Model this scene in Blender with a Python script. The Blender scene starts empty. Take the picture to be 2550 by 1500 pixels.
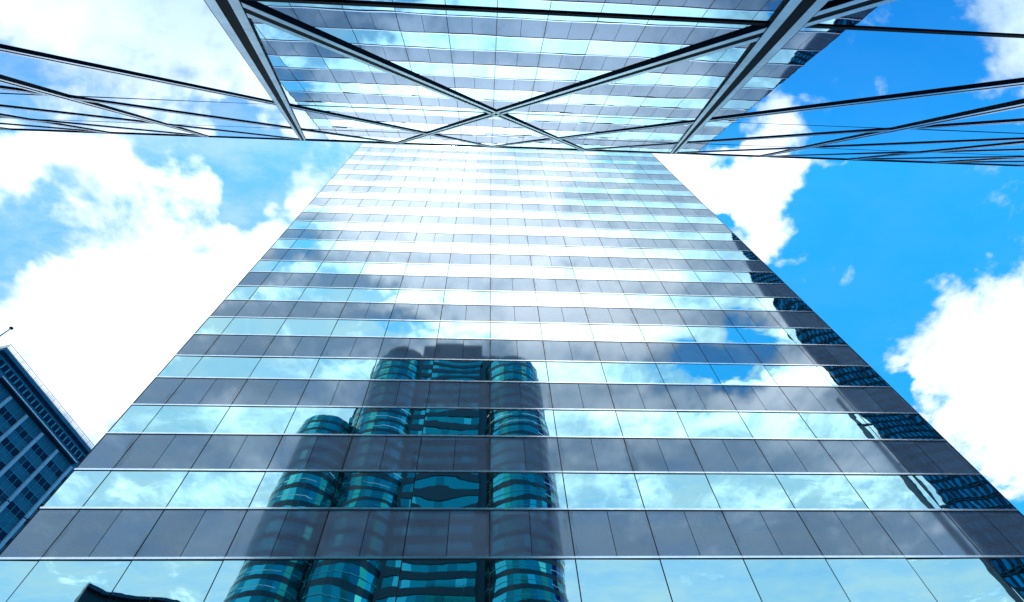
import bpy, bmesh, math, random
from mathutils import Vector, Matrix

random.seed(7)
R = math.radians
scene = bpy.context.scene
C = scene.collection

# ------------------------------------------------------------------ camera
F = Vector((0.04923529, 0.48504606, 0.87310149))
RT = Vector((0.99856356, -0.04240322, -0.03275341))
UP = Vector((-0.0211354, -0.87345995, 0.48643705))
CAMZ = 1.6
cam_d = bpy.data.cameras.new("camera")
cam = bpy.data.objects.new("camera", cam_d)
C.objects.link(cam)
M = Matrix((RT, UP, -F)).transposed().to_4x4()
M.translation = Vector((0, 0, CAMZ))
cam.matrix_world = M
cam_d.sensor_width = 36.0
cam_d.lens = 36.0 * 1356.89 / 2550.0
cam_d.clip_start = 0.05
cam_d.clip_end = 6000
scene.camera = cam

# ------------------------------------------------------------------ exposure
scene.view_settings.view_transform = 'Standard'
scene.view_settings.look = 'None'
scene.view_settings.exposure = 0.9
scene.view_settings.gamma = 1.0

# ------------------------------------------------------------------ sun
SUN_EL, SUN_AZ = R(80.5), R(203.0)          # azimuth measured from +Y towards +X
sd = Vector((math.sin(SUN_AZ) * math.cos(SUN_EL), math.cos(SUN_AZ) * math.cos(SUN_EL), math.sin(SUN_EL)))
sun_d = bpy.data.lights.new("sun", 'SUN')
sun_d.energy = 2.2
sun_d.angle = R(0.6)
sun_d.color = (1.0, 0.96, 0.9)
sun = bpy.data.objects.new("sun", sun_d)
sun.rotation_euler = (-sd).to_track_quat('-Z', 'Y').to_euler()
C.objects.link(sun)

# ------------------------------------------------------------------ sky with a cloud layer
# each row: the 2x3 matrix that turns a place on the cloud layer into an ellipse's own unit circle, and its weight
CLOUDS = [
 (4.14, 0.25, 2.85, 2.04, 6.52, -2.33, 1.5), (4.64, 1.65, 3.17, 0.13, 6.39, -4.4, 1.2), (6.81, -2.96, 4.72, 6.83, 9.53, -1.56, 1.1),
 (9.21, -6.42, 4.93, 15.08, 18.43, -1.32, 0.8), (5.41, 2.62, 3.06, -1.84, 11.35, -4.9, 0.9), (7.3, 2.74, 5.24, 0.68, 20.03, -5.09, 0.7),
 (15.64, 3.95, 7.77, 0.75, 22.52, -6.4, 0.5), (10.06, -4.84, 3.77, 12.6, 22.05, -1.49, 0.5), (13.31, -1.94, 6.92, 7.18, 18.49, -3.16, -1.6),
 (19.94, 7.26, 6.89, -4.97, 32.66, -11.26, -0.9), (11.37, 0.63, 9.85, 7.01, 18.37, -2.25, -0.8), (11.54, 5.96, 7.2, -4.06, 23.76, -11.93, -0.3),
 (23.48, 3.6, 7.48, 1.19, 34.77, -8.59, -0.6), (21.62, 4.94, 9.81, 0.53, 19.22, -8.75, 0.5), (7.11, -0.41, -3.04, -2.14, 15.65, -3.38, 1.1),
 (16.18, -1.65, -8.24, -1.62, 11.11, -3.23, 0.85), (11.76, -2.58, -6.29, -2.72, 54.37, -11.54, 0.7), (25.66, -9.03, -15.11, 2.03, 60.04, -15.93, 0.6),
 (21.63, -5.73, -9.35, 0.77, 27.8, -12.66, 0.6), (24.49, 7.88, -13.95, -16.94, 34.34, -4.04, -1.0), (6.59, -1.3, -2.05, 0.65, 19.13, -5.0, 0.8),
 (13.45, 2.41, -11.35, -12.23, 24.93, -2.71, 0.8), (15.4, -10.02, -5.37, 13.18, 27.44, -22.0, 0.65), (37.97, -12.5, -20.8, 0.65, 25.95, -13.71, 0.3),
 (10.23, 3.2, 6.19, 0.1, 7.03, -5.98, 1.2), (31.73, -9.36, -15.43, 0.69, 21.22, -6.51, 0.4), (44.29, -21.42, -36.55, 1.18, 42.45, -18.96, 0.5),
 (13.28, -5.65, -9.57, 0.58, 19.51, -7.55, -0.4), (5.16, -5.17, -2.58, 3.51, 3.38, -6.49, 1.15), (9.41, -9.75, -2.84, 8.78, 6.92, -13.37, 0.7),
 (8.05, -9.08, -3.66, 12.99, 10.47, -19.27, 0.55), (4.01, -0.94, -4.65, -1.83, 5.08, -2.11, 1.3), (33.79, -13.39, -22.57, 0.36, 20.98, -16.34, -0.5),
 (8.57, -1.97, -5.71, -0.4, 3.7, -1.05, -0.8), (19.11, -8.35, -14.16, 0.49, 18.02, -8.53, -0.5), (3.53, -0.13, 0.39, 0.3, -9.3, -2.85, 1.5),
 (5.75, 0.36, -0.39, 0.36, -16.38, -10.09, 0.8), (5.77, 0.28, -1.29, -1.57, -16.56, -13.39, 0.6), (7.74, 2.3, -2.37, 3.31, -25.83, -23.91, 0.7),
 (5.44, -1.02, 2.07, 0.19, -13.66, -11.95, 0.5), (5.06, 0.72, -1.07, 0.4, -11.95, -3.39, -0.15), (6.29, 0.78, -1.13, 0.71, -23.9, -9.25, 0.1),
 (4.15, -0.01, 0.2, 0.35, -12.6, -5.74, 0.8), (4.7, 0.58, -0.84, 0.19, -8.74, -5.56, 1.0), (8.05, 4.77, -2.0, 9.17, -17.32, -19.72, 0.9),
 (7.31, 0.1, -3.96, -4.96, -17.39, -10.13, -2.4), (7.95, 4.62, -1.81, 10.32, -19.3, -22.65, 1.5), (12.81, -3.01, -9.45, -13.28, -24.1, -7.33, -1.7),
 (14.11, 1.67, -7.61, -5.44, -27.38, -20.21, -0.7), (17.85, 3.2, -4.97, 0.54, -29.39, -21.71, -0.6), (18.73, -2.61, 5.5, 0.59, -20.15, -7.96, -1.2),
 (14.92, 2.5, 7.21, 11.7, -28.71, -8.65, -0.7), (6.15, -0.61, 0.71, -1.8, -44.51, -28.37, -0.75), (11.06, -1.5, 2.0, -1.46, -40.26, -22.66, -0.6),
 (10.06, -1.82, 3.7, 0.57, -25.26, -15.31, -0.4), (7.72, -1.61, 3.22, 0.35, -18.45, -13.32, -0.35), (9.92, 0.34, -3.81, -2.98, -19.03, -7.27, 0.5),
 (13.17, 1.92, -2.88, 0.69, -26.73, -13.62, 0.4), (4.19, 0.65, -2.53, -2.67, -13.25, -10.14, 0.9), (3.0, 0.82, -1.34, 0.04, -9.14, -10.63, 0.35),
 (5.58, -1.31, 2.6, 0.05, -9.8, -11.1, 0.35), (15.69, 1.37, -1.79, 0.06, -11.08, -12.55, 0.3), (7.53, -1.92, 3.78, -0.06, -9.16, -13.6, -0.3),
 (2.83, 0.04, 0.04, -0.04, -5.86, -8.81, -0.2), (1.6, 0.47, -0.77, -0.04, -6.4, -9.62, -0.45), (7.68, -2.89, 5.52, -0.05, -6.88, -10.35, -0.3)]



class NB:
    """small helper to write node trees"""
    def __init__(s, nt):
        s.nt = nt

    def n(s, typ, **kw):
        nd = s.nt.nodes.new(typ)
        for k, v in kw.items():
            setattr(nd, k, v)
        return nd

    def link(s, a, b):
        s.nt.links.new(a, b)

    def put(s, sock, v):
        if isinstance(v, bpy.types.NodeSocket):
            s.nt.links.new(v, sock)
        elif v is not None:
            sock.default_value = v

    def math(s, op, a, b=None, c=None, clamp=False):
        nd = s.n('ShaderNodeMath', operation=op, use_clamp=clamp)
        s.put(nd.inputs[0], a)
        s.put(nd.inputs[1], b)
        s.put(nd.inputs[2], c)
        return nd.outputs[0]

    def vmath(s, op, a, b=None, c=None):
        nd = s.n('ShaderNodeVectorMath', operation=op)
        s.put(nd.inputs[0], a)
        s.put(nd.inputs[1], b)
        if c is not None:
            s.put(nd.inputs[2], c)
        return nd.outputs['Value'] if op in ('DOT_PRODUCT', 'LENGTH') else nd.outputs['Vector']

    def noise(s, vec, scale, detail=8, rough=.6, lac=2.0, dist=0.0, color=False):
        nd = s.n('ShaderNodeTexNoise', noise_dimensions='3D')
        s.put(nd.inputs['Vector'], vec)
        nd.inputs['Scale'].default_value = scale
        nd.inputs['Detail'].default_value = detail
        nd.inputs['Roughness'].default_value = rough
        nd.inputs['Lacunarity'].default_value = lac
        nd.inputs['Distortion'].default_value = dist
        return nd.outputs['Color' if color else 'Fac']

    def smooth(s, v, a, b, lo=0.0, hi=1.0):
        nd = s.n('ShaderNodeMapRange', interpolation_type='SMOOTHSTEP')
        s.put(nd.inputs[0], v)
        for i, q in enumerate((a, b, lo, hi)):
            nd.inputs[i + 1].default_value = q
        return nd.outputs[0]

    def mix(s, f, a, b, blend='MIX'):
        nd = s.n('ShaderNodeMix', data_type='RGBA', blend_type=blend)
        s.put(nd.inputs[0], f)
        s.put(nd.inputs[6], a)
        s.put(nd.inputs[7], b)
        return nd.outputs[2]


world = bpy.data.worlds.new("World")
scene.world = world
world.use_nodes = True
wt = world.node_tree
wt.nodes.clear()
b = NB(wt)
SKY_K = 0.1
tc = b.n('ShaderNodeTexCoord')
direc = tc.outputs['Generated']
sep = b.n('ShaderNodeSeparateXYZ')
b.link(direc, sep.inputs[0])
dz = b.math('MAXIMUM', sep.outputs[2], 0.06)
u = b.math('DIVIDE', sep.outputs[0], dz)
v = b.math('DIVIDE', sep.outputs[1], dz)
cmb = b.n('ShaderNodeCombineXYZ')
b.link(u, cmb.inputs[0])
b.link(v, cmb.inputs[1])
cmb.inputs[2].default_value = 1.0
P0 = cmb.outputs[0]
# organic outlines: the layer is warped before the ellipses are laid on it
wn = b.noise(P0, 5.0, 4, .6, color=True)
wv = b.vmath('SUBTRACT', wn, (0.5, 0.5, 0.5))
P1 = b.vmath('MULTIPLY_ADD', wv, (0.30, 0.30, 0.0), P0)
acc = None
for m in CLOUDS:
    e1 = b.vmath('DOT_PRODUCT', P1, m[0:3])
    e2 = b.vmath('DOT_PRODUCT', P1, m[3:6])
    q = b.math('MULTIPLY_ADD', e2, e2, b.math('MULTIPLY', e1, e1))
    g = b.math('POWER', 0.3679, q)
    acc = b.math('MULTIPLY_ADD', g, m[6], acc if acc is not None else 0.0)
f1 = b.noise(P0, 6.5, 10, .62, dist=.5)
f2 = b.noise(b.vmath('ADD', P0, (3.1, 1.7, 0.4)), 13.0, 8, .6)
bias = b.smooth(v, -.50, .15, 0.20, -0.30)      # behind the camera the sky is mostly overcast
cov = b.math('ADD', acc, bias)
cov = b.math('ADD', cov, b.smooth(v, -1.25, -.7, -.35, 0.0))
cov = b.math('MULTIPLY_ADD', b.math('SUBTRACT', f1, .5), b.smooth(v, -.4, .2, 2.6, 2.2), cov)
cov = b.math('MULTIPLY_ADD', b.math('SUBTRACT', f2, .5), 1.5, cov)
f3 = b.noise(b.vmath('ADD', P0, (1.3, 4.1, 2.4)), 34.0, 5, .6)
cov = b.math('MULTIPLY_ADD', b.math('SUBTRACT', f3, .5), .55, cov)
mask = b.smooth(cov, -.15, .70)
# cloud brightness: thick parts glow, with soft grey-blue hollows
shade = b.noise(b.vmath('ADD', P0, (7.0, 2.0, 0.0)), 3.2, 6, .55)
tone = b.math('MULTIPLY_ADD', b.smooth(shade, .40, .62), .5, b.smooth(cov, .35, 1.5, 0, .5))
ccol = b.mix(tone, (4.2, 5.4, 6.3, 1), (10.2, 10.5, 10.9, 1))
glowd = b.vmath('DOT_PRODUCT', direc, tuple(sd))
glow = b.math('MULTIPLY', b.smooth(glowd, .86, 1.0, 1.0, 1.5), b.smooth(v, -.45, -.05, 1.35, 1.0))
ccol = b.vmath('SCALE', ccol)
ccol.node.inputs['Scale'].default_value = 1.0
b.link(glow, ccol.node.inputs['Scale'])
sky = b.n('ShaderNodeTexSky', sky_type='NISHITA')
sky.sun_disc = False
sky.sun_elevation = SUN_EL
sky.sun_rotation = SUN_AZ
sky.air_density = 1.0
sky.dust_density = 0.6
sky.ozone_density = 2.0
skc = b.vmath('MULTIPLY', sky.outputs[0], (0.07, 1.28, 1.80))
# thin high veil, thicker towards the sunward left half of the sky
veil_n = b.noise(b.vmath('MULTIPLY', P0, (1.0, 1.8, 1.0)), 4.0, 7, .65)
veil = b.math('MULTIPLY', b.smooth(veil_n, .36, .66, .35, 1.0), b.smooth(u, -.45, .42, .52, .03))
veil = b.math('MAXIMUM', veil, b.math('MULTIPLY', b.smooth(veil_n, .30, .70, .62, 1.0), b.math('MULTIPLY', b.smooth(v, -.36, -.02, .92, 0.0), b.smooth(acc, -1.0, -.25, .05, 1.0))))
skc = b.mix(veil, skc, (4.6, 5.6, 6.2, 1))
bgc = b.mix(mask, skc, ccol)
bg = b.n('ShaderNodeBackground')
b.link(bgc, bg.inputs[0])
bg.inputs[1].default_value = SKY_K
wo = b.n('ShaderNodeOutputWorld')
b.link(bg.outputs[0], wo.inputs[0])
world.cycles.sampling_method = 'MANUAL'
world.cycles.sample_map_resolution = 512

# ------------------------------------------------------------------ helpers
def lin(h):
    h = h.lstrip('#')
    o = []
    for i in (0, 2, 4):
        c = int(h[i:i + 2], 16) / 255
        o.append(c / 12.92 if c <= .04045 else ((c + .055) / 1.055) ** 2.4)
    return (*o, 1)


MATS = {}
def mat(name, col, rough=.5, metal=0.0, spec=.5, noise=None, bump=None, ior=1.5, coat=0.0):
    """principled material; noise=(scale, amount, rough) varies its own colour, bump=(scale, strength, distance)"""
    m = bpy.data.materials.new(name)
    m.use_nodes = True
    nt = m.node_tree
    p = nt.nodes['Principled BSDF']
    k = NB(nt)
    p.inputs['Base Color'].default_value = (*col[:3], 1)
    p.inputs['Roughness'].default_value = rough
    p.inputs['Metallic'].default_value = metal
    p.inputs['Specular IOR Level'].default_value = spec
    p.inputs['IOR'].default_value = ior
    p.inputs['Coat Weight'].default_value = coat
    if noise or bump:
        t = k.n('ShaderNodeTexCoord').outputs['Object']
    if noise:
        f = k.noise(t, noise[0], 5, .65)
        f = k.smooth(f, .3, .7, 1 - noise[1], 1 + noise[1])
        s = k.vmath('SCALE', (*col[:3],))
        k.link(f, s.node.inputs['Scale'])
        k.link(s, p.inputs['Base Color'])
    if bump:
        f = k.noise(t, bump[0], 3, .5)
        bn = k.n('ShaderNodeBump')
        bn.inputs['Strength'].default_value = bump[1]
        bn.inputs['Distance'].default_value = bump[2]
        k.link(f, bn.inputs['Height'])
        k.link(bn.outputs[0], p.inputs['Normal'])
    MATS[name] = m
    return m


class MB:
    def __init__(s):
        s.v, s.f, s.mi, s.sm = [], [], [], False

    def quad(s, a, b_, c, d, mi=0):
        i = len(s.v)
        s.v += [tuple(a), tuple(b_), tuple(c), tuple(d)]
        s.f.append((i, i + 1, i + 2, i + 3))
        s.mi.append(mi)

    def poly(s, pts, mi=0):
        i = len(s.v)
        s.v += [tuple(p) for p in pts]
        s.f.append(tuple(range(i, i + len(pts))))
        s.mi.append(mi)

    def hexa(s, p, mi=0):
        """eight corners: bottom ring 0-3, top ring 4-7"""
        i = len(s.v)
        s.v += [tuple(q) for q in p]
        for f in ((3, 2, 1, 0), (4, 5, 6, 7), (0, 1, 5, 4), (1, 2, 6, 5), (2, 3, 7, 6), (3, 0, 4, 7)):
            s.f.append(tuple(i + t for t in f))
            s.mi.append(mi)

    def box(s, x0, x1, y0, y1, z0, z1, mi=0):
        s.hexa([(x0, y0, z0), (x1, y0, z0), (x1, y1, z0), (x0, y1, z0),
                (x0, y0, z1), (x1, y0, z1), (x1, y1, z1), (x0, y1, z1)], mi)

    def obox(s, o, ex, ey, ez, a, bb, mi=0):
        """box in a local frame: a=(min), bb=(max) along ex, ey, ez from o"""
        def P(i, j, k):
            return o + ex * i + ey * j + ez * k
        s.hexa([P(a[0], a[1], a[2]), P(bb[0], a[1], a[2]), P(bb[0], bb[1], a[2]), P(a[0], bb[1], a[2]),
                P(a[0], a[1], bb[2]), P(bb[0], a[1], bb[2]), P(bb[0], bb[1], bb[2]), P(a[0], bb[1], bb[2])], mi)

    def prism(s, pts, z0, z1, mi=0, cap=True):
        n = len(pts)
        for i in range(n):
            x, y = pts[i]
            X, Y = pts[(i + 1) % n]
            s.quad((x, y, z0), (X, Y, z0), (X, Y, z1), (x, y, z1), mi)
        if cap:
            s.poly([(x, y, z1) for x, y in pts], mi)
            s.poly([(x, y, z0) for x, y in reversed(pts)], mi)

    def tube(s, a, b_, r, n=8, mi=0, r2=None):
        a, b_ = Vector(a), Vector(b_)
        r2 = r if r2 is None else r2
        d = (b_ - a).normalized()
        e = d.orthogonal().normalized()
        g = d.cross(e)
        i = len(s.v)
        for k in range(n):
            t = 2 * math.pi * k / n
            o = e * math.cos(t) + g * math.sin(t)
            s.v += [tuple(a + o * r), tuple(b_ + o * r2)]
        for k in range(n):
            k2 = (k + 1) % n
            s.f.append((i + 2 * k, i + 2 * k2, i + 2 * k2 + 1, i + 2 * k + 1))
            s.mi.append(mi)
        s.f.append(tuple(i + 2 * k for k in reversed(range(n))))
        s.f.append(tuple(i + 2 * k + 1 for k in range(n)))
        s.mi += [mi, mi]

    def build(s, name, mats, parent=None, smooth=False):
        me = bpy.data.meshes.new(name)
        me.from_pydata(s.v, [], s.f)
        for m in (mats if isinstance(mats, (list, tuple)) else [mats]):
            me.materials.append(m)
        me.polygons.foreach_set('material_index', s.mi)
        if smooth:
            me.polygons.foreach_set('use_smooth', [True] * len(s.f))
        me.update()
        o = bpy.data.objects.new(name, me)
        C.objects.link(o)
        if parent:
            o.parent = parent
            o.matrix_parent_inverse = parent.matrix_world.inverted()
        return o


def thing(name, label, cat, loc=(0, 0, 0), group=None):
    o = bpy.data.objects.new(name, None)
    o.location = loc
    C.objects.link(o)
    o['label'] = label
    o['category'] = cat
    if group:
        o['group'] = group
    o.matrix_world = Matrix.Translation(loc)
    return o


# ------------------------------------------------------------------ materials
tower_glass = mat('tower_glass', (.37, .69, .71), rough=0.0, metal=1.0)
p = tower_glass.node_tree.nodes['Principled BSDF']
k = NB(tower_glass.node_tree)
t = k.n('ShaderNodeTexCoord').outputs['Object']
# faint vertical rain streaks on the panes
mp = k.n('ShaderNodeMapping')
mp.inputs['Scale'].default_value = (9.0, 9.0, .35)
k.link(t, mp.inputs[0])
oi = k.n('ShaderNodeObjectInfo').outputs['Random']
k.link(k.mix(oi, (.43, .69, .68, 1), (.50, .74, .73, 1)), p.inputs['Base Color'])
st = k.smooth(k.noise(mp.outputs[0], 1.6, 4, .6), .52, .75)
k.link(k.math('MULTIPLY', st, .05), p.inputs['Roughness'])
bn = k.n('ShaderNodeBump')
bn.inputs['Strength'].default_value = .05
bn.inputs['Distance'].default_value = .02
k.link(k.noise(t, 1.1, 2, .5), bn.inputs['Height'])
k.link(bn.outputs[0], p.inputs['Normal'])

granite = bpy.data.materials.new('polished_granite')
granite.use_nodes = True
k = NB(granite.node_tree)
p = granite.node_tree.nodes['Principled BSDF']
t = k.n('ShaderNodeTexCoord').outputs['Object']
sp = k.noise(t, 38.0, 3, .8)
base = k.mix(k.smooth(sp, .35, .66), (.046, .076, .118, 1), (.130, .188, .256, 1))
blot = k.noise(t, .55, 5, .6)
base = k.mix(k.smooth(blot, .40, .70, 0, .35), base, (.030, .040, .065, 1))
# every slab came from the quarry a little lighter or darker
sx = k.n('ShaderNodeSeparateXYZ')
k.link(t, sx.inputs[0])
cid = k.n('ShaderNodeCombineXYZ')
k.link(k.math('FLOOR', k.math('DIVIDE', k.math('SUBTRACT', sx.outputs[0], .31728), 1.40872)), cid.inputs[0])
k.link(k.math('FLOOR', k.math('DIVIDE', sx.outputs[2], 3.7024)), cid.inputs[1])
wnz = k.n('ShaderNodeTexWhiteNoise', noise_dimensions='2D')
k.link(cid.outputs[0], wnz.inputs['Vector'])
sc = k.vmath('SCALE', base)
k.link(k.smooth(wnz.outputs['Value'], 0, 1, .80, 1.22), sc.node.inputs['Scale'])
base = sc
k.link(base, p.inputs['Base Color'])
p.inputs['Roughness'].default_value = .035
p.inputs['IOR'].default_value = 2.35
p.inputs['Coat Weight'].default_value = .55
p.inputs['Coat Roughness'].default_value = .03
p.inputs['Coat IOR'].default_value = 1.6
p.inputs['Specular Tint'].default_value = (.56, .80, 1.0, 1)
# dirt gathered along the vertical joints, with its own ragged shape
sx = k.n('ShaderNodeSeparateXYZ')
k.link(t, sx.inputs[0])
fr_ = k.math('FRACT', k.math('DIVIDE', k.math('SUBTRACT', sx.outputs[0], .31728), 2.81744))
nj = k.math('ABSOLUTE', k.math('SUBTRACT', fr_, .5))
nj = k.smooth(nj, .30, .5)
mp = k.n('ShaderNodeMapping')
mp.inputs['Scale'].default_value = (1.4, 1.4, .30)
k.link(t, mp.inputs[0])
dn = k.noise(mp.outputs[0], 1.7, 6, .7)
dirt = k.smooth(k.math('MULTIPLY_ADD', nj, .20, dn), .64, .88)
k.link(k.math('MULTIPLY_ADD', dirt, -.30, .5), p.inputs['Specular IOR Level'])
k.link(k.mix(k.math('MULTIPLY', dirt, .5), base, (.022, .030, .040, 1)), p.inputs['Base Color'])
# dull weathering: blotches where the polish is gone
rg = k.smooth(k.noise(t, .9, 6, .7), .60, .80, .035, .10)
k.link(rg, p.inputs['Roughness'])

alu = mat('bright_aluminium', (.86, .90, .94), rough=.16, metal=1.0, noise=(2.5, .12))
dark_gap = mat('black_gasket', (.004, .007, .011), rough=.6, spec=.2)
core_m = mat('tower_core', (.02, .024, .03), rough=.8)

wall_glass = mat('mirror_wall_glass', (.33, .50, .70), rough=0.0, metal=1.0)
p = wall_glass.node_tree.nodes['Principled BSDF']
k = NB(wall_glass.node_tree)
t = k.n('ShaderNodeTexCoord').outputs['Object']
bn = k.n('ShaderNodeBump')
bn.inputs['Strength'].default_value = .13
bn.inputs['Distance'].default_value = .004
k.link(k.noise(t, 1.6, 2, .5), bn.inputs['Height'])
k.link(bn.outputs[0], p.inputs['Normal'])
rail_dark = mat('rail_dark', (.003, .010, .020), rough=.7, spec=.06)
rail_alu = mat('rail_aluminium', (.42, .55, .67), rough=.30, metal=1.0, noise=(3.0, .22))

bl_wall = mat('blue_render', (.012, .12, .22), rough=.9, spec=.05, noise=(.6, .12))
bl_panel = mat('blue_panel', (.010, .11, .20), rough=.8, spec=.08, noise=(.35, .25))
bl_win = mat('dark_pane', (.002, .010, .040), rough=.2, spec=.12)
bl_win2 = mat('blue_pane', (.004, .030, .075), rough=.2, spec=.2)
bl_frame = mat('pale_blue_frame', (.02, .25, .38), rough=.7, spec=.1)
bl_pil = mat('pale_pilaster', (.17, .38, .54), rough=.8, spec=.1, noise=(1.2, .1))
bl_dark = mat('dark_blue_and_slab_shade', (.003, .03, .085), rough=.9, spec=.05)
bl_rail = mat('railing_steel', (.10, .17, .36), rough=.5)
bl_white = mat('white_gutter_edge', (.75, .82, .86), rough=.4)

# ------------------------------------------------------------------ ground
g = MB()
g.box(-3000, 3000, -3000, 3000, -1.0, 0.0)
asph = mat('asphalt', (.05, .055, .065), rough=.85, noise=(.8, .3))
go = g.build('ground', asph)
go['kind'] = 'structure'
g = MB()
g.box(-60, 60, -1.6, 15.4, 0.004, .12)
pav = mat('paving_stone', (.16, .17, .18), rough=.7, noise=(1.5, .25))
po = g.build('pavement', pav)
po['kind'] = 'structure'

# ------------------------------------------------------------------ the granite and glass tower
D = 16.0
W, X0, HF, GL, Z0 = .17609 * D, .01983 * D, .2314 * D, .10997 * D, .71494 * D + CAMZ
CL, CR = -5.473, 7.035
def colx(c):
    return X0 + W * c
def zt(i):
    return Z0 + HF * i          # top of the glass row of floor i
def zb(i):
    return zt(i) - GL
FLO, FHI = -3, 21
tower = thing('office_tower', 'tall office tower with alternating mirrored window rows and grey granite bands', 'tower',
              (colx(0), D, 0))
g = MB()
g.box(colx(CL) + .02, colx(CR) - .02, D + .05, D + 30, 0.13, zt(FHI) + 2.2)
g.build('wall', core_m, tower)

def pane(mb, xa, xb, za, zb_, nx, nz, bulge, tilt, wob):
    i0 = len(mb.v)
    ph = [random.uniform(0, 6.28) for _ in range(4)]
    fr = [random.uniform(.8, 1.7) for _ in range(2)]
    for j in range(nz + 1):
        for i in range(nx + 1):
            s, q = -1 + 2 * i / nx, -1 + 2 * j / nz
            y = -bulge * (1 - s * s) * (1 - q * q)
            y += wob * math.sin(fr[0] * 2.2 * s + ph[0]) * math.cos(fr[1] * 1.6 * q + ph[1])
            y += tilt[0] * s + tilt[1] * q
            mb.v.append((xa + (xb - xa) * i / nx, D + y, za + (zb_ - za) * j / nz))
    for j in range(nz):
        for i in range(nx):
            a = i0 + j * (nx + 1) + i
            mb.f.append((a, a + 1, a + nx + 2, a + nx + 1))
            mb.mi.append(0)

cols = [CL] + list(range(-5, 8))
cols[-1] = CR
hcols = [CL] + [c * .5 for c in range(-10, 14)] + [CR]
GAP = .020
rest_w, rest_s = MB(), MB()
for i in range(FLO, FHI + 1):
    for a, c in zip(cols, cols[1:]):
        one = 0 <= i <= 6
        mb = MB() if one else rest_w
        nx, nz = (14, 10) if i <= 6 else (8, 5)
        pane(mb, colx(a) + GAP, colx(c) - GAP, zb(i) + .096, zt(i) - .024, nx, nz,
             random.uniform(-.0026, .0036), (random.gauss(0, .0040), random.gauss(0, .0028)), random.uniform(.0003, .0011))
        if one:
            mb.build('window', tower_glass, tower, smooth=True)
    for n_, (a, c) in enumerate(zip(hcols, hcols[1:])):
        one = 0 <= i <= 3
        mb = MB() if one else rest_s
        ga = GAP if a == int(a) or a == CL else .012
        gc = GAP if c == int(c) or c == CR else .012
        if i < FHI:
            pane(mb, colx(a) + ga, colx(c) - gc, zt(i) + .096, zb(i + 1) - .024, 3, 3, 0,
                 (random.gauss(0, .0010), random.gauss(0, .0010)), 0)
            if one:
                mb.build('spandrel_panel', granite, tower, smooth=True)
o = rest_w.build('upper_windows', tower_glass, tower, smooth=True)
o['kind'] = 'stuff'
o = rest_s.build('upper_spandrel_panels', granite, tower, smooth=True)
o['kind'] = 'stuff'
for i in range(FLO, FHI + 1):
    for z in (zt(i), zb(i)):
        g = MB()
        x0, x1 = colx(CL) - .03, colx(CR) + .03
        edges = [x0] + [colx(c) for c in range(-5, 7)] + [x1]
        for a, c in zip(edges, edges[1:]):
            g.box(a + (.006 if a != x0 else 0), c - (.006 if c != x1 else 0), D - .018, D + .03, z + .020, z + .095, 0)
        g.box(x0, x1, D - .012, D + .032, z - .022, z + .018, 1)
        g.build('transom', [alu, dark_gap], tower)
g = MB()
for xa in (colx(CL) - .03, colx(CR) + .001):
    g.box(xa, xa + .03, D - .012, D + .3, .13, zt(FHI) + 2.2)
g.build('corner_trim', dark_gap, tower)

# ------------------------------------------------------------------ leaning glass wall with its diagonal lattice
AL, BE, GA = R(74.0933982), R(.0533245), R(.02614)
h0 = Vector((math.cos(BE), math.sin(BE), 0))
d0 = Vector((-math.sin(BE) * math.cos(AL), math.cos(BE) * math.cos(AL), math.sin(AL)))
LH = h0 * math.cos(GA) + d0 * math.sin(GA)
LD = -h0 * math.sin(GA) + d0 * math.cos(GA)
LN = LH.cross(LD)
if LN.z > 0:
    pass
EG = .6608                     # the glass plane:  (P - camera) . LN = EG
LO = Vector((0, 0, CAMZ)) + LN * EG
IN = -LN                        # towards the viewer
DS, S0, DT, T0 = 1.173, .0816, 3.961, 2.483
TE = T0 + 3 * DT + .03          # top edge
IMAX = 15
def LP(s, t, n=0.0):
    return LO + LH * s + LD * t + IN * n
def nd(i, j):
    return (S0 + DS * i, T0 + DT * j)
lean = thing('leaning_glass_wall', 'mirrored glass wall leaning overhead, crossed by dark diagonal metal rails', 'glass wall',
             (0, -1.0, 0))
smin, smax = S0 - DS * IMAX, S0 + DS * IMAX
TB = -1.55
# structure behind the panes
g = MB()
zc = [LP(smin, TB), LP(smax, TB), LP(smax, TE - .02), LP(smin, TE - .02)]
q = []
for pnt in zc:
    q.append(pnt - IN * .012)
back = [Vector((v_.x, -9.0, max(v_.z, 0.13))) for v_ in q]
for a in (q[0], q[1]):
    a.z = max(a.z, .13)
g.hexa([q[0], q[1], back[1], back[0], q[3], q[2], back[2], back[3]])
g.build('wall', core_m, lean)
# triangular panes
pg = .012
for j in range(-1, 3):
    for i in range(-IMAX, IMAX + 1):
        if (i + j) % 2 == 0:
            continue
        for up in (True, False):
            if up:
                tri = [nd(i, j), nd(i + 2, j), nd(i + 1, j + 1)]
            else:
                tri = [nd(i, j), nd(i + 1, j + 1), nd(i - 1, j + 1)]
            # clip to the wall's ends
            if max(p_[0] for p_ in tri) > smax + .01 or min(p_[0] for p_ in tri) < smin - .01:
                continue
            cx = sum(p_[0] for p_ in tri) / 3
            cy = sum(p_[1] for p_ in tri) / 3
            tl = (random.gauss(0, .0009), random.gauss(0, .0009))
            g = MB()
            pts = []
            for s_, t_ in tri:
                s2 = s_ + (cx - s_) * .008
                t2 = t_ + (cy - t_) * .008
                if j == -1:
                    t2 = max(t2, TB)
                pts.append(LP(s2, t2, tl[0] * (s2 - cx) + tl[1] * (t2 - cy)))
            g.poly(pts)
            g.build('glass_pane', wall_glass, lean)
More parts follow.
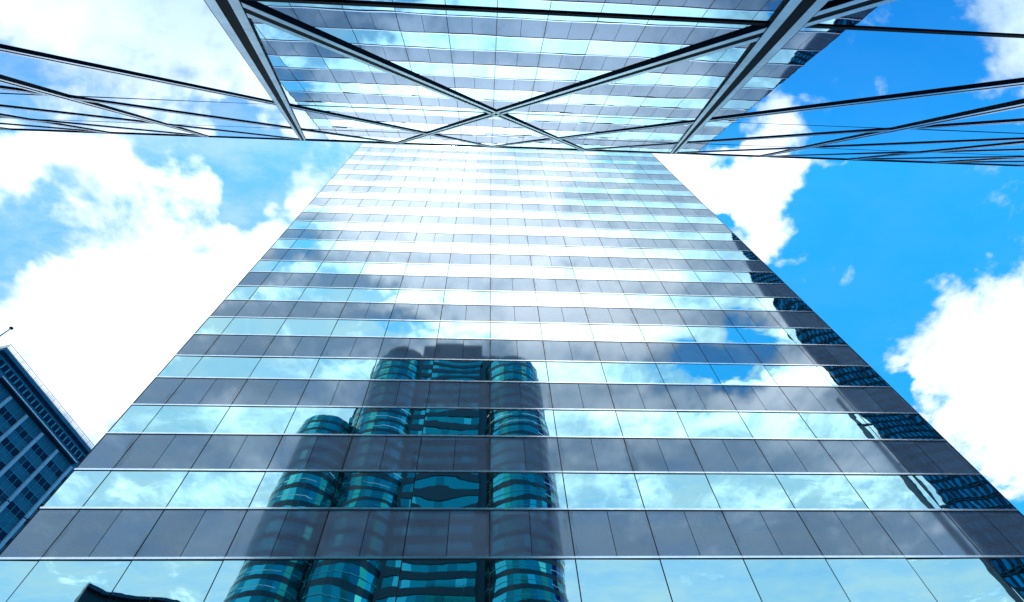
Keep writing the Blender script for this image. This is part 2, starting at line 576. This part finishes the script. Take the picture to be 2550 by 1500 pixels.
# rails
def rail_seg(mb, A, B, wide, lift, full=True, hgt=.0140):
    """a flat cover rail on the glass between two plane points: black bed, two aluminium flanges, black groove"""
    a, b_ = LP(*A), LP(*B)
    ex = (b_ - a).normalized()
    ey = IN.cross(ex).normalized()
    L_ = (b_ - a).length
    k_ = wide / .13
    mb.obox(a, ex, ey, IN, (0, -.070 * k_, -.004), (L_, .070 * k_, hgt + lift), 0)
    if full:
        for s_ in (-1, 1):
            lo, hi = sorted((s_ * .025 * k_, s_ * .066 * k_))
            mb.obox(a, ex, ey, IN, (0, lo, hgt + lift), (L_, hi, hgt + .0013 + lift), 1)
for sg in (1, -1):
    for k0 in range(-IMAX - 4, IMAX + 5):
        g = MB()
        i, used = k0, False
        if (k0 - 1) % 2 == 0:
            continue
        for j in range(-1, 3):
            A, B = nd(i, j), nd(i + sg, j + 1)
            i += sg
            if min(A[0], B[0]) < smin - .01 or max(A[0], B[0]) > smax + .01:
                continue
            if j == -1:
                f_ = (TB - A[1]) / (B[1] - A[1])
                if f_ > 0:
                    A = (A[0] + (B[0] - A[0]) * f_, TB)
            mid = (A[0] + B[0]) / 2 - S0
            rail_seg(g, A, B, .13, .003 if mid * sg > 0 else 0.0)
            used = True
        if used:
            g.build('diagonal_rail', [rail_dark, rail_alu], lean)
for j, wide in ((0, .036), (1, .016), (2, .016)):
    g = MB()
    rail_seg(g, (smin, T0 + DT * j), (smax, T0 + DT * j), wide, 0, full=False, hgt=.0055 if j == 0 else .0035)
    g.build('horizontal_rail', rail_dark, lean)
g = MB()
g.obox(LP(smin, TE - .02), LH, LD, IN, (0, 0, -.10), (smax - smin, .12, .022))
g.build('coping', rail_dark, lean)

# ------------------------------------------------------------------ blue office block on the left
K = 1.6
dw = Vector((.26381594, .96457304, 0)).normalized()
nw = Vector((.96457304, -.26381594, 0)).normalized()     # faces the camera
c0 = Vector((-55.13085, 37.96175, 0)) * K
ZR = 55.0 * K + CAMZ                                      # top rail
BL = 44.0                                                 # length along the street
blk = thing('office_block', 'dark blue office block with pale pilasters and a railing round its flat roof', 'building',
            tuple(c0))
Zv = Vector((0, 0, 1))
def bx(mb, s0, s1, n0, n1, z0, z1, mi=0):
    """box on the street face: s along the wall, n out of it"""
    mb.obox(c0, dw, nw, Zv, (s0, n0, z0), (s1, n1, z1), mi)
zc_ = lambda z: z * K + CAMZ
z_gut, z_ab, z_at, z_sl = zc_(51.67), zc_(52.42), zc_(53.28), zc_(54.37)
SO = .55                                                  # the slab and railing stand out from the wall line
g = MB()
bx(g, .4, BL, -30, -SO, .01, z_sl - .75)
g.build('wall', bl_wall, blk)
# attic row: windows with pale fins between
sp_a = .768 * K
n_a = 30
for i in range(n_a):
    s = .92 * K + (i - .5) * sp_a
    g = MB()
    bx(g, s + .15, s + sp_a - .15, -SO - .1, -SO + .02, z_ab + .02, z_at - .02)
    w_ = g.build('attic_window', bl_win, blk)
    g = MB()
    bx(g, s + sp_a - .13, s + sp_a + .10, -SO, -SO + .16, z_ab, z_at)
    g.build('fin', bl_frame, blk)
g = MB()
bx(g, .3, BL, -SO, -SO + .10, z_at + .002, z_at + .55, 0)
bx(g, .1, BL, -SO, -SO + .30, z_at + .553, z_at + .95, 1)  # dark band: the shade under the overhanging roof slab, put in as colour
g.build('fascia_and_slab_shade', [bl_wall, bl_dark], blk)
g = MB()
bx(g, -.35, BL, -31, .05, z_sl - .80, z_sl - .02, 0)
g.build('roof_slab', bl_wall, blk)
for i in range(22):
    g = MB()
    s = .8 + i * 1.92
    bx(g, s, s + .16, -.25, .16, z_sl - 1.02, z_sl - .82)
    g.build('bracket', bl_dark, blk)
# railing
g = MB()
for zz, r_ in ((z_sl + .12, .04), (z_sl + .38, .032), (z_sl + .64, .032), (ZR, .05)):
    a = c0 + nw * 0.0 - dw * .3 + Zv * zz
    g.tube(a, a + dw * BL, r_, 6)
    g.tube(a, a - nw * 30, r_, 6)
for i in range(26):
    a = c0 - dw * .3 + dw * (i * 1.9) + Zv * (z_sl - .05)
    g.tube(a, a + Zv * (ZR - z_sl + .05), .028, 6)
    a = c0 - dw * .3 - nw * (i * 1.9 if i < 16 else 0) + Zv * (z_sl - .05)
    g.tube(a, a + Zv * (ZR - z_sl + .05), .028, 6)
g.build('roof_railing', bl_rail, blk)
# gutter canopy under the plain band
g = MB()
bx(g, 2.0 * K, 15.9 * K, -SO, .35, z_gut - .30, z_gut - .06, 0)
for i in range(60):
    s = 2.0 * K + i * .37
    bx(g, s, s + .12, -SO + .01, .33, z_gut - .36, z_gut - .302, 1)
bx(g, 2.0 * K, 15.9 * K, .352, .40, z_gut - .12, z_gut, 2)
g.build('gutter', [bl_panel, bl_dark, bl_white], blk)
# curtain wall: pilasters every bay, three panel columns per bay, window row and spandrel row on each floor
bay = 2.845 * K
s_first = 7.39 * K
fl = 3.28
zw0 = 79.2 + CAMZ
tops = zc_(51.1)
joint = zc_(43.36)
for bi in range(-3, 8):
    s = s_first + bi * bay
    if s < .6 or s > BL - 2:
        continue
    for (za, zb2) in ((joint + .12, tops), (20.0, joint - .12)):
        g = MB()
        bx(g, s - .30, s + .30, -SO, -SO + .42, za, zb2)
        g.build('pilaster', bl_pil, blk)
rest = MB()
cnt = 0
for bi in range(-2, 7):
    s_l = s_first + bi * bay + .32
    cw = (bay - .64) / 3
    if s_l > BL - 6:
        continue
    for ci in range(3):
        s = s_l + ci * cw
        for f_ in range(0, 13):
            zc2 = zw0 - fl * f_ - (0.9 if f_ > 3 else 0)
            vis = f_ < 8 and -1 <= bi <= 3
            mb = MB() if vis and cnt < 96 else rest
            bx(mb, s + .06, s + cw - .06, -SO - .05, -SO + .015, zc2 - .72, zc2 + .72, 0)
            # frame
            for q_ in ((s + .03, s + cw - .03, zc2 + .722, zc2 + .80), (s + .03, s + cw - .03, zc2 - .80, zc2 - .722)):
                bx(mb, q_[0], q_[1], -SO, -SO + .07, q_[2], q_[3], 1)
            if mb is not rest:
                cnt += 1
                mb.build('window', [bl_win if random.random() < .72 else bl_win2, bl_frame], blk)
o = rest.build('lower_windows', [bl_win, bl_frame], blk)
o['kind'] = 'stuff'
for bi in range(-2, 7):
    s_l = s_first + bi * bay + .32
    cw = (bay - .64) / 3
    if s_l > BL - 6:
        continue
    for ci in (1, 2):
        g = MB()
        bx(g, s_l + ci * cw - .035, s_l + ci * cw + .035, -SO, -SO + .10, 30, tops + .3)
        g.build('mullion', bl_frame, blk)
g = MB()
bx(g, .5, BL, -SO, -SO + .05, joint - .10, joint + .10)
g.build('floor_joint', bl_dark, blk)

# flagpole on its roof
az, el = R(-56.8), R(40.3)
px = Vector((math.sin(az), math.cos(az), 0)) * 113
zt_ = 113 * math.tan(el) + CAMZ
pole = thing('flagpole', 'slim blue pole with a round cap above the railed roof', 'pole', (px.x, px.y, z_sl))
g = MB()
g.tube((px.x, px.y, z_sl - .03), (px.x, px.y, zt_ - .25), .17, 10, r2=.12)
g.build('shaft', bl_frame, pole)
g = MB()
for a, b2, r1, r2 in ((zt_ - .25, zt_ - .1, .14, .36), (zt_ - .1, zt_ + .1, .36, .36), (zt_ + .1, zt_ + .25, .36, .1)):
    g.tube((px.x, px.y, a), (px.x, px.y, b2), r1, 14, r2=r2)
g.build('cap', bl_dark, pole)

# ------------------------------------------------------------------ teal tower with round bays (seen in the reflection)
teals = [mat('teal_pane_%s' % n_, c_, rough=.08, metal=.75, spec=.3) for n_, c_ in
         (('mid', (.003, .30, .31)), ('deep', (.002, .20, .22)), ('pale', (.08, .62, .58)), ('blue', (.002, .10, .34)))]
teal_band = mat('dark_teal_band', (.004, .028, .036), rough=.35)
teal_line = mat('pale_transom_line', (.10, .42, .46), rough=.4)
tmats = teals + [teal_band, teal_line]
tb = thing('round_bay_tower', 'teal glass tower with round corner bays, mirrored in the office tower', 'tower', (-12, -50, 0))
FH = 3.2
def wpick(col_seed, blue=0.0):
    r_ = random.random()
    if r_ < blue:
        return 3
    r_ = random.Random(col_seed * 37 + 5).random() if random.random() < .72 else random.random()
    return 0 if r_ < .55 else 1 if r_ < .86 else 2
def bay_cyl(cx, cy, rad, ztop, a0, a1, nseg, band=.34, round_top=True, blue0=None):
    g = MB()
    nf = int(ztop / FH)
    for f_ in range(nf + 1):
        za = ztop - FH * (f_ + 1)
        if za < 0:
            break
        rr = rad
        rt = rad
        if round_top and f_ < 4:
            rt = rad * (1 - [.05, .02, .006, .0][f_])
            rr = rad * (1 - [.02, .006, 0, 0][f_])
        z1 = za + FH * band
        z2 = za + FH
        for s_ in range(nseg):
            t0 = a0 + (a1 - a0) * s_ / nseg
            t1 = a0 + (a1 - a0) * (s_ + 1) / nseg
            def pt(t, r_, z):
                return (cx + r_ * math.sin(t), cy + r_ * math.cos(t), z)
            rm = rr + (rt - rr) * band
            g.quad(pt(t1, rr, za), pt(t0, rr, za), pt(t0, rm, z1), pt(t1, rm, z1), 4)
            bl = 0.0
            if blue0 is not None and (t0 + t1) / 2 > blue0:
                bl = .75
            zm = z1 + (z2 - z1) * .42
            ml = rm + (rt - rm) * .42
            ma = wpick(s_ + int(rad * 10), bl)
            g.quad(pt(t1, rm, z1), pt(t0, rm, z1), pt(t0, ml, zm - .06), pt(t1, ml, zm - .06), ma)
            g.quad(pt(t1, ml + .05, zm - .06), pt(t0, ml + .05, zm - .06), pt(t0, ml + .05, zm + .06), pt(t1, ml + .05, zm + .06), 5)
            g.quad(pt(t1, ml, zm + .06), pt(t0, ml, zm + .06), pt(t0, rt, z2), pt(t1, rt, z2), ma)
    rt = rad * (.95 if round_top else 1)
    top = [(cx + rt * math.sin(a0 + (a1 - a0) * s_ / nseg), cy + rt * math.cos(a0 + (a1 - a0) * s_ / nseg), ztop) for s_ in range(nseg + 1)]
    g.poly(list(reversed(top)), 4)
    return g.build('round_bay', tmats, tb)
bay_cyl(6.9, -51.0, 7.2, 109.5 + CAMZ, R(-100), R(100), 22, blue0=R(35))
bay_cyl(-20.6, -49.8, 6.4, 110.0 + CAMZ, R(-100), R(100), 20, blue0=R(60))
bay_cyl(-31.7, -49.0, 5.8, 86.3 + CAMZ, R(-100), R(100), 18)
g = MB()
nf = 33
zt2 = 110.0 + CAMZ
for f_ in range(nf):
    za = zt2 - FH * (f_ + 1)
    g.box(-14.4, -.9, -60, -46.0, za, za + FH * .47, 4)
    nwin = 9
    for w_ in range(nwin):
        xa = -14.4 + 13.5 * w_ / nwin
        g.box(xa, xa + 13.5 / nwin, -60, -46.12, za + FH * .47 + .003, za + FH - .003, wpick(w_ + 3))
g.build('centre_wall', tmats, tb)
g = MB()
g.box(-1.0, .6, -62, -47.6, 0, zt2 - 2)
g.box(-15.4, -14.3, -62, -46.6, 0, zt2 - 1)
g.box(-27.4, -25.6, -62, -48.6, 0, 97)
g.box(-14.0, 13, -80, -60.2, 0, 104)
g.box(-36, -14, -80, -62.2, 0, 88)
g.build('core', teal_band, tb)
g = MB()
for f_ in range(32):
    za = 92 - FH * f_
    if za < 4:
        break
    g.box(-27.6, -25.9, -60, -48.3, za - FH * .5, za, 0)
g.build('stair_glazing', tmats, tb)
crown_m = mat('crown_metal', (.02, .05, .07), rough=.5)
g = MB()
g.prism([(-15.8, -47.5), (-.5, -47.5), (-.5, -62), (-15.8, -62)], zt2 + .01, zt2 + 9.5)
g.prism([(-.49, -48), (5, -49), (5, -60), (-.49, -60)], zt2 - 2, zt2 + 5.5)
g.prism([(-25.5, -48.5), (-15.81, -48.0), (-15.81, -60), (-25.5, -60)], zt2 - 1.0, zt2 + 5.0)
g.prism([(5.01, -49), (9.5, -51), (9.5, -60), (5.01, -60)], zt2 - 2, zt2 + 2.4)
pts = [(-20.2 + 5.0 * math.cos(t_ * math.pi / 8), -50.5 + 4.6 * math.sin(t_ * math.pi / 8)) for t_ in range(16)]
g.prism(pts, 106, 117.5)
g.build('crown', crown_m, tb)

# ------------------------------------------------------------------ gridded tower behind on the right (seen in the reflection)
gt = thing('grid_tower', 'blue glass tower with a dense mullion grid, mirrored at the right edge', 'tower', (95, -52, 0))
gglass = [mat('grid_pane_%s' % n_, c_, rough=.1, metal=.6) for n_, c_ in (('mid', (.006, .24, .36)), ('deep', (.004, .12, .20)), ('pale', (.02, .38, .50)))]
gline = mat('grid_mullion', (.006, .035, .07), rough=.4)
def lean_x(z):
    return 0 if z < 120 else ((z - 120) / 90.0) ** 1.6 * 11.5
A0, B0 = Vector((89.0, -50, 0)), Vector((121.0, -39, 0))
ea = (B0 - A0).normalized()
na = Vector((-ea.y, ea.x, 0))
g = MB()
gl = MB()
nzf = 80
for f_ in range(nzf):
    z0_, z1_ = f_ * 2.7, (f_ + 1) * 2.7
    l0, l1 = lean_x(z0_), lean_x(z1_)
    ncol = 30
    Lw = (B0 - A0).length
    for c_ in range(ncol):
        s0_, s1_ = c_ / ncol, (c_ + 1) / ncol
        def q_(s, l, z):
            return A0 + ea * (l + (Lw - l) * s) + Vector((0, 0, z))
        r_ = random.random()
        g.quad(q_(s0_, l0, z0_), q_(s1_, l0, z0_), q_(s1_, l1, z1_), q_(s0_, l1, z1_), 0 if r_ < .7 else 1 if r_ < .9 else 2)
        a, b2 = q_(s0_, l0, z0_), q_(s0_, l1, z1_)
        for off in (-.13, .13):
            gl.hexa([a + ea * (off - .06), a + ea * (off + .06), a + ea * (off + .06) + na * .25, a + ea * (off - .06) + na * .25,
                     b2 + ea * (off - .06), b2 + ea * (off + .06), b2 + ea * (off + .06) + na * .25, b2 + ea * (off - .06) + na * .25])
    for zz in (z0_ + .2, z0_ + .62):
        gl.obox(A0 + ea * l0, ea, na, Zv, (0, .0, zz), ((B0 - A0).length - l0, .28, zz + .14))
    # side going back
    g.quad(A0 + ea * l0 + Vector((44, -38, z0_)), A0 + ea * l0 + Vector((0, 0, z0_)), A0 + ea * l1 + Vector((0, 0, z1_)), A0 + ea * l1 + Vector((44, -38, z1_)), 1)
g.quad(A0 + ea * lean_x(216) + Vector((0, 0, 216)), B0 + Vector((0, 0, 216)), B0 + Vector((14, -30, 216)), A0 + ea * lean_x(216) + Vector((44, -38, 216)), 1)
g.quad(B0, B0 + Vector((14, -30, 0)), B0 + Vector((14, -30, 216)), B0 + Vector((0, 0, 216)), 1)
g.build('curtain_wall', gglass, gt)
gl.build('mullion_grid', gline, gt)
g = MB()
g.hexa([Vector((85.3, -50.4, 0)), Vector((86.2, -50.4, 0)), Vector((86.2, -48.5, 0)), Vector((85.3, -48.5, 0)),
        Vector((86.6, -50.4, 104)), Vector((86.9, -50.4, 104)), Vector((86.9, -49.5, 104)), Vector((86.6, -49.5, 104))])
for zz in range(10, 100, 12):
    g.box(86.0, 89.2, -50.1, -49.8, zz, zz + .4)
g.build('edge_fin', gline, gt)

# ------------------------------------------------------------------ dark block low at the left of the reflection
db = thing('dark_roofed_block', 'near black flat roofed block, mirrored at the bottom left', 'building', (-60, -52, 0))
dk = mat('near_black_cladding', (.006, .014, .022), rough=.5)
g = MB()
g.prism([(-56, -45), (-80, -75), (-30, -90), (-24, -60)], .01, 50.7 + CAMZ)
g.build('wall', dk, db)
g = MB()
g.prism([(-55.4, -44.4), (-80.6, -75), (-30, -90.6), (-23.4, -60)], 50.703 + CAMZ, 51.3 + CAMZ)
g.build('roof', gline, db)
